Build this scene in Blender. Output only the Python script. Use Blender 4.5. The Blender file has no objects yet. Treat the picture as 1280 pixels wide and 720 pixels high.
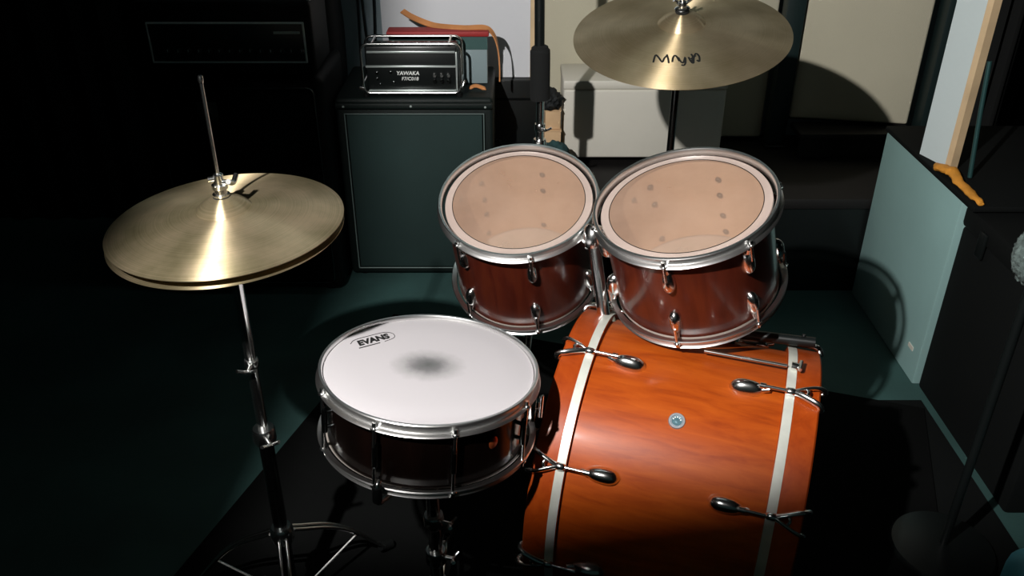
import bpy, bmesh, math, random
from mathutils import Vector, Matrix, Euler, noise
PI = math.pi
R_ = math.radians
random.seed(7)
scn = bpy.context.scene
C = scn.collection
W = {}                      # world matrices of what has been built


# ------------------------------------------------------------------ helpers
def T(x, y=None, z=None):
    return Matrix.Translation(Vector((x, y, z)) if y is not None else Vector(x))


def frame(pos, n, ref=(1, 0, 0)):
    """matrix whose Z is n and whose X is ref made perpendicular to it"""
    n = Vector(n).normalized(); ref = Vector(ref)
    e1 = (ref - n * ref.dot(n)).normalized(); e2 = n.cross(e1)
    m = Matrix((e1, e2, n)).transposed().to_4x4()
    m.translation = Vector(pos)
    return m


def link(name, data, parent=None, M=None):
    o = bpy.data.objects.new(name, data)
    C.objects.link(o)
    M = M.copy() if M is not None else Matrix.Identity(4)
    W[o.name] = M
    if parent is not None:
        o.parent = parent
        o.matrix_basis = W[parent.name].inverted() @ M
    else:
        o.matrix_basis = M
    return o


def thing(name, label, cat, loc=(0, 0, 0), group=None):
    o = link(name, None, None, T(loc))
    o.empty_display_size = .05
    o['label'] = label; o['category'] = cat
    if group: o['group'] = group
    return o


def tag(o, label, cat, group=None, kind=None):
    o['label'] = label; o['category'] = cat
    if group: o['group'] = group
    if kind: o['kind'] = kind
    return o


def mesh(bm, mat, smooth=True, angle=40):
    bmesh.ops.recalc_face_normals(bm, faces=bm.faces[:])
    me = bpy.data.meshes.new('m')
    bm.to_mesh(me); bm.free()
    for m in (mat if isinstance(mat, (list, tuple)) else [mat]):
        me.materials.append(m)
    if smooth:
        me.polygons.foreach_set('use_smooth', [True] * len(me.polygons))
        me.set_sharp_from_angle(angle=R_(angle))
    return me


def obj(name, bm, mat, parent=None, M=None, label=None, smooth=True, angle=40):
    o = link(name, mesh(bm, mat, smooth, angle) if isinstance(bm, bmesh.types.BMesh) else bm, parent, M)
    if label: o['label'] = label
    return o


def lathe(bm, prof, seg=96, closed=False, M=None, mi=0):
    """revolve (r,z) pairs about Z"""
    rings = []
    for r, z in prof:
        if r < 1e-7:
            rings.append([bm.verts.new((0, 0, z))])
        else:
            rings.append([bm.verts.new((r * math.cos(2 * PI * k / seg), r * math.sin(2 * PI * k / seg), z)) for k in range(seg)])
    n = len(rings)
    for i in range(n if closed else n - 1):
        a, b = rings[i], rings[(i + 1) % n]
        for k in range(seg):
            k2 = (k + 1) % seg
            if len(a) == 1 and len(b) == 1: continue
            if len(a) == 1: f = bm.faces.new((a[0], b[k], b[k2]))
            elif len(b) == 1: f = bm.faces.new((a[k], a[k2], b[0]))
            else: f = bm.faces.new((a[k], a[k2], b[k2], b[k]))
            f.material_index = mi
    if M is not None:
        bmesh.ops.transform(bm, matrix=M, verts=[v for r in rings for v in r])
    return bm


def tube(bm, pts, r, seg=12, flat=1.0, cap=True):
    """swept tube; r a number or a list; flat squashes the section"""
    pts = [Vector(p) for p in pts]; n = len(pts)
    rs = r if isinstance(r, (list, tuple)) else [r] * n
    up = Vector((0, 0, 1)); d0 = (pts[1] - pts[0]).normalized()
    if abs(d0.dot(up)) > .95: up = Vector((0, 1, 0))
    rings = []; prev = None
    for i, p in enumerate(pts):
        d = (pts[min(i + 1, n - 1)] - pts[max(i - 1, 0)]).normalized()
        if prev is None: x = (up - d * up.dot(d)).normalized()
        else: x = (prev - d * prev.dot(d)).normalized()
        prev = x; y = d.cross(x)
        rings.append([bm.verts.new(p + rs[i] * (flat * math.cos(2 * PI * k / seg) * x + math.sin(2 * PI * k / seg) * y)) for k in range(seg)])
    for a, b in zip(rings, rings[1:]):
        for k in range(seg):
            bm.faces.new((a[k], a[(k + 1) % seg], b[(k + 1) % seg], b[k]))
    if cap:
        bm.faces.new(rings[0][::-1]); bm.faces.new(rings[-1])
    return bm


def box(bm, x0, x1, y0, y1, z0, z1, bev=0.0, seg=2, M=None, mi=0):
    vs = [bm.verts.new((x, y, z)) for x in (x0, x1) for y in (y0, y1) for z in (z0, z1)]
    fs = [(0, 1, 3, 2), (4, 6, 7, 5), (0, 4, 5, 1), (2, 3, 7, 6), (0, 2, 6, 4), (1, 5, 7, 3)]
    faces = [bm.faces.new([vs[i] for i in f]) for f in fs]
    for f in faces: f.material_index = mi
    bmesh.ops.recalc_face_normals(bm, faces=faces)
    if bev > 0:
        es = list({e for f in faces for e in f.edges})
        res = bmesh.ops.bevel(bm, geom=es, offset=bev, segments=seg, affect='EDGES', profile=.5)
        vs = list({v for f in res['faces'] for v in f.verts} | {v for v in vs if v.is_valid})
    if M is not None: bmesh.ops.transform(bm, matrix=M, verts=vs)
    return bm


def NB(): return bmesh.new()


def smoothpath(pts, k=6):
    """Catmull-Rom through the points"""
    P = [Vector(p) for p in pts]; P = [2 * P[0] - P[1]] + P + [2 * P[-1] - P[-2]]
    out = []
    for i in range(1, len(P) - 2):
        a, b, c, d = P[i - 1:i + 3]
        for j in range(k):
            t = j / k
            out.append(.5 * ((2 * b) + (c - a) * t + (2 * a - 5 * b + 4 * c - d) * t * t + (3 * b - a - 3 * c + d) * t ** 3))
    out.append(P[-2])
    return out


# ------------------------------------------------------------------ materials
def newmat(name):
    m = bpy.data.materials.new(name); m.use_nodes = True
    nt = m.node_tree; b = nt.nodes['Principled BSDF']
    return m, nt, b


def pm(name, col, rough=.5, metal=0., spec=.5, bump=0., bscale=200., var=0., vscale=6., coat=0., sheen=0.):
    m, nt, b = newmat(name)
    b.inputs['Base Color'].default_value = (*col, 1)
    b.inputs['Roughness'].default_value = rough
    b.inputs['Metallic'].default_value = metal
    b.inputs['Specular IOR Level'].default_value = spec
    b.inputs['Coat Weight'].default_value = coat
    b.inputs['Coat Roughness'].default_value = .08
    b.inputs['Sheen Weight'].default_value = sheen
    tc = nt.nodes.new('ShaderNodeTexCoord')
    if var > 0:
        n = nt.nodes.new('ShaderNodeTexNoise'); n.inputs['Scale'].default_value = vscale
        n.inputs['Detail'].default_value = 6
        r = nt.nodes.new('ShaderNodeValToRGB')
        r.color_ramp.elements[0].position = .3; r.color_ramp.elements[1].position = .7
        r.color_ramp.elements[0].color = (*[c * (1 - var) for c in col], 1)
        r.color_ramp.elements[1].color = (*[min(1, c * (1 + var)) for c in col], 1)
        nt.links.new(tc.outputs['Object'], n.inputs['Vector'])
        nt.links.new(n.outputs['Fac'], r.inputs['Fac'])
        nt.links.new(r.outputs['Color'], b.inputs['Base Color'])
    if bump > 0:
        n2 = nt.nodes.new('ShaderNodeTexNoise'); n2.inputs['Scale'].default_value = bscale
        n2.inputs['Detail'].default_value = 4
        bp = nt.nodes.new('ShaderNodeBump'); bp.inputs['Strength'].default_value = bump
        bp.inputs['Distance'].default_value = .002
        nt.links.new(tc.outputs['Object'], n2.inputs['Vector'])
        nt.links.new(n2.outputs['Fac'], bp.inputs['Height'])
        nt.links.new(bp.outputs['Normal'], b.inputs['Normal'])
    return m


def wood(name, c1, c2, c3, rough=.28, coat=.6, scale=(40, 40, 3), spec=.5):
    """grain running along local Z"""
    m, nt, b = newmat(name)
    tc = nt.nodes.new('ShaderNodeTexCoord'); mp = nt.nodes.new('ShaderNodeMapping')
    mp.inputs['Scale'].default_value = scale
    n = nt.nodes.new('ShaderNodeTexNoise'); n.inputs['Scale'].default_value = 1.6; n.inputs['Detail'].default_value = 9
    n.inputs['Roughness'].default_value = .62; n.inputs['Distortion'].default_value = .5
    r = nt.nodes.new('ShaderNodeValToRGB')
    e = r.color_ramp.elements
    e[0].position = .28; e[0].color = (*c1, 1); e[1].position = .72; e[1].color = (*c3, 1)
    k = e.new(.5); k.color = (*c2, 1)
    nt.links.new(tc.outputs['Object'], mp.inputs['Vector']); nt.links.new(mp.outputs['Vector'], n.inputs['Vector'])
    nt.links.new(n.outputs['Fac'], r.inputs['Fac']); nt.links.new(r.outputs['Color'], b.inputs['Base Color'])
    b.inputs['Roughness'].default_value = rough; b.inputs['Coat Weight'].default_value = coat
    b.inputs['Coat Roughness'].default_value = .12; b.inputs['Specular IOR Level'].default_value = spec
    bp = nt.nodes.new('ShaderNodeBump'); bp.inputs['Strength'].default_value = .12; bp.inputs['Distance'].default_value = .001
    nt.links.new(n.outputs['Fac'], bp.inputs['Height']); nt.links.new(bp.outputs['Normal'], b.inputs['Normal'])
    return m


def bronze(name, c_a, c_b, rough=.34):
    """lathed cymbal bronze: concentric grooves, tarnish patches"""
    m, nt, b = newmat(name)
    tc = nt.nodes.new('ShaderNodeTexCoord')
    sep = nt.nodes.new('ShaderNodeSeparateXYZ'); nt.links.new(tc.outputs['Object'], sep.inputs[0])
    ln = nt.nodes.new('ShaderNodeVectorMath'); ln.operation = 'LENGTH'
    cmb = nt.nodes.new('ShaderNodeCombineXYZ')
    nt.links.new(sep.outputs['X'], cmb.inputs['X']); nt.links.new(sep.outputs['Y'], cmb.inputs['Y'])
    nt.links.new(cmb.outputs[0], ln.inputs[0])
    rn = nt.nodes.new('ShaderNodeTexNoise'); rn.noise_dimensions = '1D'; rn.inputs['Scale'].default_value = 420
    rn.inputs['Detail'].default_value = 5; rn.inputs['Roughness'].default_value = .7
    nt.links.new(ln.outputs['Value'], rn.inputs['W'])
    pn = nt.nodes.new('ShaderNodeTexNoise'); pn.inputs['Scale'].default_value = 11; pn.inputs['Detail'].default_value = 7
    nt.links.new(tc.outputs['Object'], pn.inputs['Vector'])
    mx = nt.nodes.new('ShaderNodeMath'); mx.operation = 'MULTIPLY_ADD'; mx.inputs[1].default_value = .35
    nt.links.new(rn.outputs['Fac'], mx.inputs[0]); nt.links.new(pn.outputs['Fac'], mx.inputs[2])
    r = nt.nodes.new('ShaderNodeValToRGB'); e = r.color_ramp.elements
    e[0].position = .45; e[0].color = (*c_a, 1); e[1].position = .88; e[1].color = (*c_b, 1)
    nt.links.new(mx.outputs[0], r.inputs['Fac']); nt.links.new(r.outputs['Color'], b.inputs['Base Color'])
    b.inputs['Metallic'].default_value = .84
    b.inputs['Roughness'].default_value = rough
    b.inputs['Anisotropic'].default_value = .95; b.inputs['Anisotropic Rotation'].default_value = .25
    tg = nt.nodes.new('ShaderNodeTangent'); tg.direction_type = 'RADIAL'; tg.axis = 'Z'
    nt.links.new(tg.outputs[0], b.inputs['Tangent'])
    bp = nt.nodes.new('ShaderNodeBump'); bp.inputs['Strength'].default_value = .35; bp.inputs['Distance'].default_value = .0006
    nt.links.new(rn.outputs['Fac'], bp.inputs['Height']); nt.links.new(bp.outputs['Normal'], b.inputs['Normal'])
    return m


def headmat(name, col, clear, rough=.3):
    """drum film: part clear, part hazy"""
    m, nt, b = newmat(name)
    b.inputs['Base Color'].default_value = (*col, 1); b.inputs['Roughness'].default_value = rough
    tc = nt.nodes.new('ShaderNodeTexCoord')
    n = nt.nodes.new('ShaderNodeTexNoise'); n.inputs['Scale'].default_value = 9; n.inputs['Detail'].default_value = 7
    nt.links.new(tc.outputs['Object'], n.inputs['Vector'])
    r = nt.nodes.new('ShaderNodeMapRange')
    r.inputs['From Min'].default_value = .3; r.inputs['From Max'].default_value = .7
    r.inputs['To Min'].default_value = clear + .1; r.inputs['To Max'].default_value = clear - .1
    nt.links.new(n.outputs['Fac'], r.inputs['Value'])
    tr = nt.nodes.new('ShaderNodeBsdfTransparent'); tr.inputs[0].default_value = (1, .97, .93, 1)
    mx = nt.nodes.new('ShaderNodeMixShader'); out = nt.nodes['Material Output']
    nt.links.new(r.outputs[0], mx.inputs[0]); nt.links.new(b.outputs[0], mx.inputs[1]); nt.links.new(tr.outputs[0], mx.inputs[2])
    nt.links.new(mx.outputs[0], out.inputs['Surface'])
    return m


def snaremat():
    """coated white film with the grey stick wear in the middle"""
    m, nt, b = newmat('coated_white_film')
    tc = nt.nodes.new('ShaderNodeTexCoord')
    mp = nt.nodes.new('ShaderNodeMapping'); mp.inputs['Location'].default_value = (.004, -.004, 0)
    mp.inputs['Scale'].default_value = (1, 1.25, 0)
    ln = nt.nodes.new('ShaderNodeVectorMath'); ln.operation = 'LENGTH'
    nt.links.new(tc.outputs['Object'], mp.inputs[0]); nt.links.new(mp.outputs[0], ln.inputs[0])
    n = nt.nodes.new('ShaderNodeTexNoise'); n.inputs['Scale'].default_value = 55; n.inputs['Detail'].default_value = 5
    nt.links.new(tc.outputs['Object'], n.inputs['Vector'])
    ad = nt.nodes.new('ShaderNodeMath'); ad.operation = 'MULTIPLY_ADD'; ad.inputs[1].default_value = .022
    nt.links.new(n.outputs['Fac'], ad.inputs[0]); nt.links.new(ln.outputs['Value'], ad.inputs[2])
    r = nt.nodes.new('ShaderNodeValToRGB'); e = r.color_ramp.elements
    e[0].position = .012; e[0].color = (.10, .104, .104, 1); e[1].position = .078; e[1].color = (.52, .50, .52, 1)
    k = e.new(.032); k.color = (.175, .175, .18, 1); k = e.new(.052); k.color = (.38, .37, .38, 1)
    nt.links.new(ad.outputs[0], r.inputs['Fac']); nt.links.new(r.outputs['Color'], b.inputs['Base Color'])
    b.inputs['Roughness'].default_value = .62
    return m


CHROME = pm('chrome', (.86, .87, .86), .2, 1.0)
HOOPC = pm('polished_hoop_steel', (.88, .88, .87), .3, 1.0)
SATIN = pm('satin_steel', (.6, .62, .6), .3, 1.0)
DARKST = pm('dark_steel', (.09, .10, .10), .25, 1.0)
BLACK = pm('black_plastic', (.006, .008, .008), .35)
RUBBER = pm('black_rubber', (.004, .005, .005), .8, spec=.15)
TOLEX_SHADE = pm('shade_darkened_vinyl', (.003, .004, .004), .55, spec=.12, bump=.4, bscale=500)  # darker copy of the black vinyl, shade put into the left stack's colour
FELT = pm('black_felt', (.004, .005, .005), .95, bump=.4)
TOLEX = pm('black_vinyl', (.006, .011, .010), .5, spec=.25, bump=.5, bscale=500)
GRILLE = pm('dark_green_grille_cloth', (.010, .030, .028), .8, bump=.5, bscale=900, var=.15, vscale=3)
GRILLEB = pm('black_grille_cloth', (.0022, .003, .003), .9, spec=.08, bump=.3, bscale=900)
PIPING = pm('grey_piping', (.16, .22, .21), .45)
SILVER = pm('silver_trim', (.62, .70, .68), .3, .6)
PAINTW = pm('white_marking', (.85, .88, .86), .5)
ORANGE = wood('orange_lacquered_wood', (.25, .034, .003), (.37, .062, .005), (.46, .092, .008), rough=.4, coat=.06, spec=.22, scale=(34, 34, 5))
HOOPW = wood('orange_hoop_wood', (.26, .034, .003), (.33, .048, .004), (.38, .062, .006), rough=.4, coat=.06, spec=.22, scale=(26, 26, 30))
TOMW = wood('red_brown_lacquered_wood', (.045, .007, .004), (.075, .012, .006), (.10, .018, .007), scale=(30, 30, 4), coat=.5)
TOMIN = wood('raw_maple_inside', (.62, .40, .26), (.70, .46, .30), (.76, .52, .36), rough=.6, coat=0, scale=(14, 14, 3))
SNAREW = wood('black_cherry_lacquer', (.002, .001, .0008), (.0032, .0014, .001), (.005, .002, .0014), rough=.2, coat=.45, scale=(24, 24, 3))
INLAY = pm('pearl_inlay', (.66, .68, .62), .35, .15, var=.1, vscale=30)
BRONZE = bronze('crash_bronze', (.50, .39, .22), (.78, .64, .42), .43)
BRONZEH = bronze('hat_bronze', (.32, .28, .15), (.76, .61, .40), .42)
HEADC = headmat('clear_tom_film', (.52, .36, .27), .5)
HEADR = headmat('hazy_tom_film_border', (.56, .45, .40), .15)
HEADB = pm('bass_head_film', (.55, .5, .45), .4)
HEADS = snaremat()
INK = pm('black_ink', (.01, .01, .01), .5)

ROOMWALL = pm('grey_blue_plaster', (.34, .44, .48), .85, bump=.15, bscale=60, var=.08, vscale=2)
DARKWALL = pm('black_painted_wall', (.010, .014, .014), .9, bump=.2, bscale=40)
CONCRETE = pm('teal_grey_concrete', (.032, .085, .08), .75, bump=.3, bscale=80, var=.25, vscale=4)
CEIL = pm('dark_ceiling', (.05, .06, .06), .9)
CARPET = pm('black_carpet', (.0035, .004, .004), 1.0, spec=.1, bump=.6, bscale=500)
CREAM = pm('cream_panel_cloth', (.58, .55, .42), .85, bump=.3, bscale=300, var=.07, vscale=2)
WHITEB = pm('white_painted_board', (.74, .76, .80), .55, var=.03, vscale=3)
WHITEP = pm('off_white_laminate', (.70, .68, .60), .5, var=.05, vscale=4)
TAN = pm('tan_paint', (.78, .55, .35), .6)
EDGEW = pm('pale_wood_edge', (.74, .55, .33), .6, var=.12, vscale=12)
BROWN = pm('dark_brown_wood', (.005, .004, .004), .6, var=.3, vscale=8)
GREYBOX = pm('grey_metal_case', (.26, .34, .36), .5, var=.06, vscale=5)
REDTOP = pm('dark_red_lid', (.36, .025, .025), .6)
LEATHER = pm('orange_tan_leather', (.62, .26, .09), .55, bump=.3, bscale=120, var=.2, vscale=14)
OCHRE = pm('ochre_leather', (.72, .30, .035), .6, bump=.6, bscale=90, var=.25, vscale=25)
CARD = pm('brown_cardboard', (.62, .42, .24), .8, var=.12, vscale=12)
TEALCL = pm('dark_teal_cloth', (.020, .06, .062), .9, bump=.5, bscale=50, var=.3, vscale=10)
PALEGREEN = pm('pale_teal_laminate', (.27, .44, .43), .6, bump=.1, bscale=30, var=.08, vscale=3)
BLUEBAG = pm('blue_nylon', (.10, .42, .52), .6, bump=.3, bscale=60, var=.15, vscale=9)
FUR = pm('grey_fleece', (.10, .135, .128), 1.0, bump=1.0, bscale=240, var=.5, vscale=60)
GIG = pm('black_nylon', (.005, .007, .008), .75, bump=.5, bscale=200)

# ------------------------------------------------------------------ the setting
def struct(name, bm, m):
    o = obj(name, bm, m, smooth=False); o['kind'] = 'structure'; return o


XL, XR, YB, YF, ZC = -2.3, 2.1, 3.12, -1.7, 2.7
struct('floor', box(NB(), XL - .1, XR + .1, YF - .1, YB + .1, -.08, 0), CONCRETE)
struct('wall_back', box(NB(), XL, XR, YB, YB + .1, 0, ZC), ROOMWALL)
struct('wall_left', box(NB(), XL - .1, XL, YF, YB + .1, 0, ZC), DARKWALL)
struct('wall_right', box(NB(), XR, XR + .1, YF, YB + .1, 0, ZC), DARKWALL)
struct('ceiling', box(NB(), XL - .1, XR + .1, YF, YB + .1, ZC, ZC + .08), CEIL)

# dark stage riser along the back wall
t = thing('stage_riser', 'low dark brown riser along the back wall under the cream panels', 'riser', (.62, 2.8, 0))
obj('deck', box(NB(), .10, 1.60, 2.52, 3.10, .30, .335, .004), BROWN, t)
for c in t.children: pass
obj('front_board', box(NB(), .11, 1.59, 2.53, 2.56, .0, .299), BLACK, t)
obj('back_board', box(NB(), .11, 1.59, 3.05, 3.08, .0, .299), BLACK, t)
for x in (.11, .84, 1.56): obj('support', box(NB(), x, x + .03, 2.561, 3.049, 0, .299), BLACK, t)
for c in t.children:
    c.matrix_basis = T(-.62, -2.8, 0)


def fix(t):
    """parts were modelled in world coordinates: bring them under their thing"""
    for c in t.children:
        if c.name in W and (W[c.name] == Matrix.Identity(4)):
            c.matrix_basis = W[t.name].inverted()
    return t


# black rug under the kit
ax = Vector((.951, -.309, 0)); ay = Vector((.309, .951, 0))
corner = Vector((-.375, 2.37, 0))
M = Matrix((ax, -ay, Vector((0, 0, 1)))).transposed().to_4x4(); M = Matrix((ax, ay, Vector((0, 0, 1)))).transposed().to_4x4(); M.translation = corner
b = NB(); box(b, 0, 1.56, -2.4, 0, 0.0025, .008, .002)
tag(obj('rug', b, CARPET, None, M), 'black rug lying under the whole drum kit', 'rug')


tag(obj('floor_shade_mat', box(NB(), .40, 1.118, .30, 1.93, .0003, .0022), RUBBER), 'thin black sheet added to darken the floor under the microphone stand at the right', 'mat')  # added black sheet, stands in for shade on the floor
# ------------------------------------------------------------------ drum parts
def hoop_mesh(R, up=1, mat=HOOPC, h=.020):
    """pressed steel hoop, lip plane at z=0, band below (up=1)"""
    Ri = R - .006; s = up
    p = [(R, -.0003), (R + .0012, -.002), (R - .001, -.0036), (Ri + .0028, -.0044), (Ri + .0026, -h + .0052), (R + .0030, -h + .0034),
         (R + .0052, -h + .0012), (R + .0038, -h - .0006), (Ri + .0002, -h + .0022), (Ri, -.004), (R - .0042, -.0006)]
    return mesh(lathe(NB(), [(r, z * s) for r, z in p], 128, True), mat, angle=50)


def rod_mesh(l):
    """tension rod: square head, washer, shank going down -Z by l"""
    b = NB()
    lathe(b, [(0, .010), (.0032, .010), (.0036, .009), (.0036, .002), (.0062, .0016), (.0068, 0), (.0062, -.0012), (.0030, -.0016), (.0030, -l), (0, -l)], 12)
    return mesh(b, CHROME)


def pod_mesh(half, w, d, mat=CHROME):
    """teardrop casting: long along Z, sits on +X side of the shell"""
    b = NB(); seg = 20; rings = []
    N = 14
    for i in range(N + 1):
        u = -1 + 2 * i / N
        s = max(0.02, (1 - abs(u) ** 2.6)) ** .55
        rings.append([b.verts.new((d * s * max(0, math.cos(a)) + (0 if math.cos(a) > 0 else -.0005), w * s * math.sin(a) * (1 - .12 * u), half * u))
                      for a in [2 * PI * k / seg for k in range(seg)]])
    for p, q in zip(rings, rings[1:]):
        for k in range(seg): b.faces.new((p[k], p[(k + 1) % seg], q[(k + 1) % seg], q[k]))
    b.faces.new(rings[0][::-1]); b.faces.new(rings[-1])
    # raised spine and swivel nut collar
    tube(b, [(d * .35, 0, half * .86), (d * .55, 0, half * 1.22)], [.0055, .0045], 12)
    return mesh(b, mat, angle=60)


def at_angle(M, deg, r, z, flip=False):
    a = R_(deg)
    m = M @ Matrix.Rotation(a, 4, 'Z') @ T(r, 0, z)
    if flip: m = m @ Matrix.Rotation(PI, 4, 'X')
    return m


def make_tom(label, c, n, R, depth, lugs, zt, zb, bolts):
    n = Vector(n).normalized(); c = Vector(c)
    M = frame(c, n); base = c - n * depth
    t = thing('rack_tom', label, 'drum', base, 'rack toms')
    Rs = R - .013
    b = NB()
    lathe(b, [(Rs, -.016), (Rs, -depth + .016), (Rs - .007, -depth + .014), (Rs - .0075, -.014)], 128, True)
    for f in b.faces:
        cc = f.calc_center_median()
        f.material_index = 1 if math.hypot(cc.x, cc.y) < Rs - .006 else 0
    sh = obj('shell', b, [TOMW, TOMIN], t, M)
    hd = obj('batter_head', lathe(NB(), [(0, -.0105), (R * .45, -.0107), (R * .83, -.011), ], 128), HEADC, t, M)
    obj('head_border', lathe(NB(), [(R * .835, -.011), (R * .92, -.0115), (Rs + .001, -.0125), (Rs + .0015, -.018)], 128), HEADR, hd, M,
        label='pale hazy border of the head')
    obj('glue_ring', lathe(NB(), [(R * .829, -.0104), (R * .837, -.0104), (R * .837, -.0112), (R * .829, -.0112)], 128, True), DARKST, hd, M,
        label='thin dark ring line on the head')
    obj('resonant_head', lathe(NB(), [(0, -depth + .012), (Rs + .001, -depth + .012), (Rs + .0015, -depth + .018)], 96), HEADB, t, M)
    obj('batter_hoop', hoop_mesh(R), t, None, M) if False else link('batter_hoop', hoop_mesh(R), t, M)
    link('resonant_hoop', hoop_mesh(R - .001, -1), t, M @ T(0, 0, -depth))
    pod = pod_mesh(.026, .0115, .017)
    l = -zt - .026
    rod = rod_mesh(l)
    for a in lugs:
        link('lug', pod, t, at_angle(M, a, Rs - .0005, zt))
        link('lug', pod, t, at_angle(M, a, Rs - .0005, zb, True))
        link('tension_rod', rod, t, at_angle(M, a, R + .002, -.0165 + .0))
        link('tension_rod', rod, t, at_angle(M, a, R + .002, -depth + .0165, True))
    sc = NB(); lathe(sc, [(0, -.004), (.0018, -.004), (.0045, -.002), (.0052, .0), (.0068, .0002), (.0068, .001), (0, .001)], 14)
    scm = mesh(sc, DARKST)
    for a, z in bolts:
        m = M @ Matrix.Rotation(R_(a), 4, 'Z') @ T(Rs - .0078, 0, z) @ Matrix.Rotation(PI / 2, 4, 'Y')
        link('lug_screw', scm, sh, m)
    return t, M


tomL, ML = make_tom('left one of two red brown rack toms, with clear tan head, behind the snare drum',
                    (.0124, 1.639, .739), (-.082, -.332, .94), .1628, .252, [-138, -82, -27, 22, 71, 126], -.068, -.188,
                    [(126.3, -.065), (125.6, -.115), (125.5, -.160), (70.2, -.068), (70.6, -.116), (72.5, -.225), (126.3, -.22), (153, -.06)])
tomR, MR = make_tom('right one of two red brown rack toms, tan head, above the orange bass drum',
                    (.304, 1.425, .829), (-.243, -.175, .954), .163, .212, [-175, -111, -58, 0, 57, 110], -.060, -.155,
                    [(111.4, -.054), (110.1, -.097), (127.6, -.062), (57.9, -.06), (58.1, -.097), (57.4, -.146), (109.1, -.185), (56.6, -.186)])

# ------------------------------------------------------------------ bass drum
ab = Vector((.9507, -.3089, -.028)).normalized(); cb = Vector((.318, 1.32, .295))
MB_ = frame(cb, ab, (0, 0, 1))
e2 = MB_.col[1].to_3d()
bd = thing('bass_drum', 'large glossy orange wooden bass drum lying on its side with silver inlay stripes', 'drum', (cb.x, cb.y, .008))
RB, RH = .270, .2795
lathe_shell = lathe(NB(), [(RB, -.172), (RB, .172), (RB - .008, .172), (RB - .008, -.172)], 160, True)
obj('shell', lathe_shell, ORANGE, bd, MB_)
for s in (-1, 1):
    hp = obj('hoop', lathe(NB(), [(RH, s * .1665), (RH + .0005, s * .170), (RH + .0005, s * .2225), (RH - .002, s * .225), (RH - .012, s * .225), (RH - .0125, s * .1735), (RB + .0005, s * .1735), (RB + .0005, s * .1665)], 160, True), HOOPW, bd, MB_)
    obj('inlay_stripe', lathe(NB(), [(RH - .001, s * .167), (RH + .0014, s * .1672), (RH + .0016, s * .175), (RH + .0014, s * .1828), (RH - .001, s * .183)], 160, True), INLAY, hp, MB_, label='silver pearl stripe')
    obj('batter_head' if s < 0 else 'resonant_head', lathe(NB(), [(0, s * .192), (RB - .01, s * .190), (RB - .002, s * .186), (RB - .002, s * .174)], 128), HEADB, bd, MB_)

# lug: oval casting; long along the drum axis
podb = pod_mesh(.031, .0150, .021)


def claw_mesh():
    """two-pronged claw hooking the hoop; origin on the hoop by the stripe, +Z towards the head"""
    b = NB()
    lathe(b, [(0, .004), (.006, .004), (.0075, 0), (.0065, -.008), (.0035, -.012), (0, -.012)], 14)
    for sgn, ln in ((1, .046), (-1, .050)):
        tube(b, smoothpath([(0, 0, 0), (.003, sgn * .006, .014), (.003, sgn * .016, .036), (-.001, sgn * .0195, ln), (-.012, sgn * .0205, ln + .004), (-.017, sgn * .0195, ln - .003)], 4),
             [.0052] * 4 + [.0058] * 6 + [.0056] * 6 + [.0045] * 4 + [.004], 12, .62)
    # bow joining the prongs
    tube(b, smoothpath([(.002, .010, .022), (.006, 0, .026), (.002, -.010, .022)], 4), .003, 10)
    return mesh(b, CHROME, angle=60)


def brod_mesh():
    b = NB()
    tube(b, [(0, 0, -.052), (0, 0, .004)], .0031, 12)
    tube(b, [(0, 0, -.056), (0, 0, -.046)], .0052, 12)
    return mesh(b, CHROME)


def thandle_mesh():
    b = NB(); tube(b, [(0, 0, 0), (0, 0, .018)], .0036, 12)
    tube(b, smoothpath([(0, -.021, .016), (0, -.010, .019), (0, 0, .020), (0, .010, .019), (0, .021, .016)], 4), [.004, .0042] + [.0036] * 13 + [.0042, .004], 12)
    return mesh(b, CHROME)


cl, br, th = claw_mesh(), brod_mesh(), thandle_mesh()
BL = [12.0, 56.5, 96, 140, -175, -130, -82, -34]
for a in BL:
    for s in (-1, 1):
        m0 = MB_ @ Matrix.Rotation(R_(a), 4, 'Z')
        flip = Matrix.Identity(4) if s > 0 else Matrix.Rotation(PI, 4, 'X')
        link('lug', podb, bd, m0 @ T(RB - .0005, 0, s * .104) @ flip)
        rd = link('tension_rod', br, bd, m0 @ T(RH + .0075, 0, s * .180) @ flip)
        link('claw', cl, bd, m0 @ T(RH + .0065, 0, s * .178) @ flip)
# badge
mb = MB_ @ Matrix.Rotation(R_(31.5), 4, 'Z') @ T(RB - .0005, 0, 0) @ Matrix.Rotation(PI / 2, 4, 'Y')
bg = obj('badge', lathe(NB(), [(0, .0012), (.0095, .0012), (.0105, .003), (.0135, .003), (.0148, .0012), (.015, -.001), (0, -.001)], 32),
         pm('pewter', (.50, .55, .60), .35, .8), bd, mb, label='small round pewter badge')
b = NB(); lathe(b, [(0, .0022), (.0028, .0022), (.0045, .0016), (.0078, .0020), (.0088, .0012), (0, .0011)], 24)
obj('badge_emblem', b, pm('blue_enamel', (.10, .20, .24), .3, .3), bg, mb, label='blue grey enamel centre')
b = NB()
for k in range(5):
    aa = R_(200 + k * 35)
    lathe(b, [(0, .0016), (.0012, .001), (.0012, -.001)], 8, M=T(.0065 * math.cos(aa), .0065 * math.sin(aa), .002))
obj('badge_rivet', b, PAINTW, bg, mb)
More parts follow.
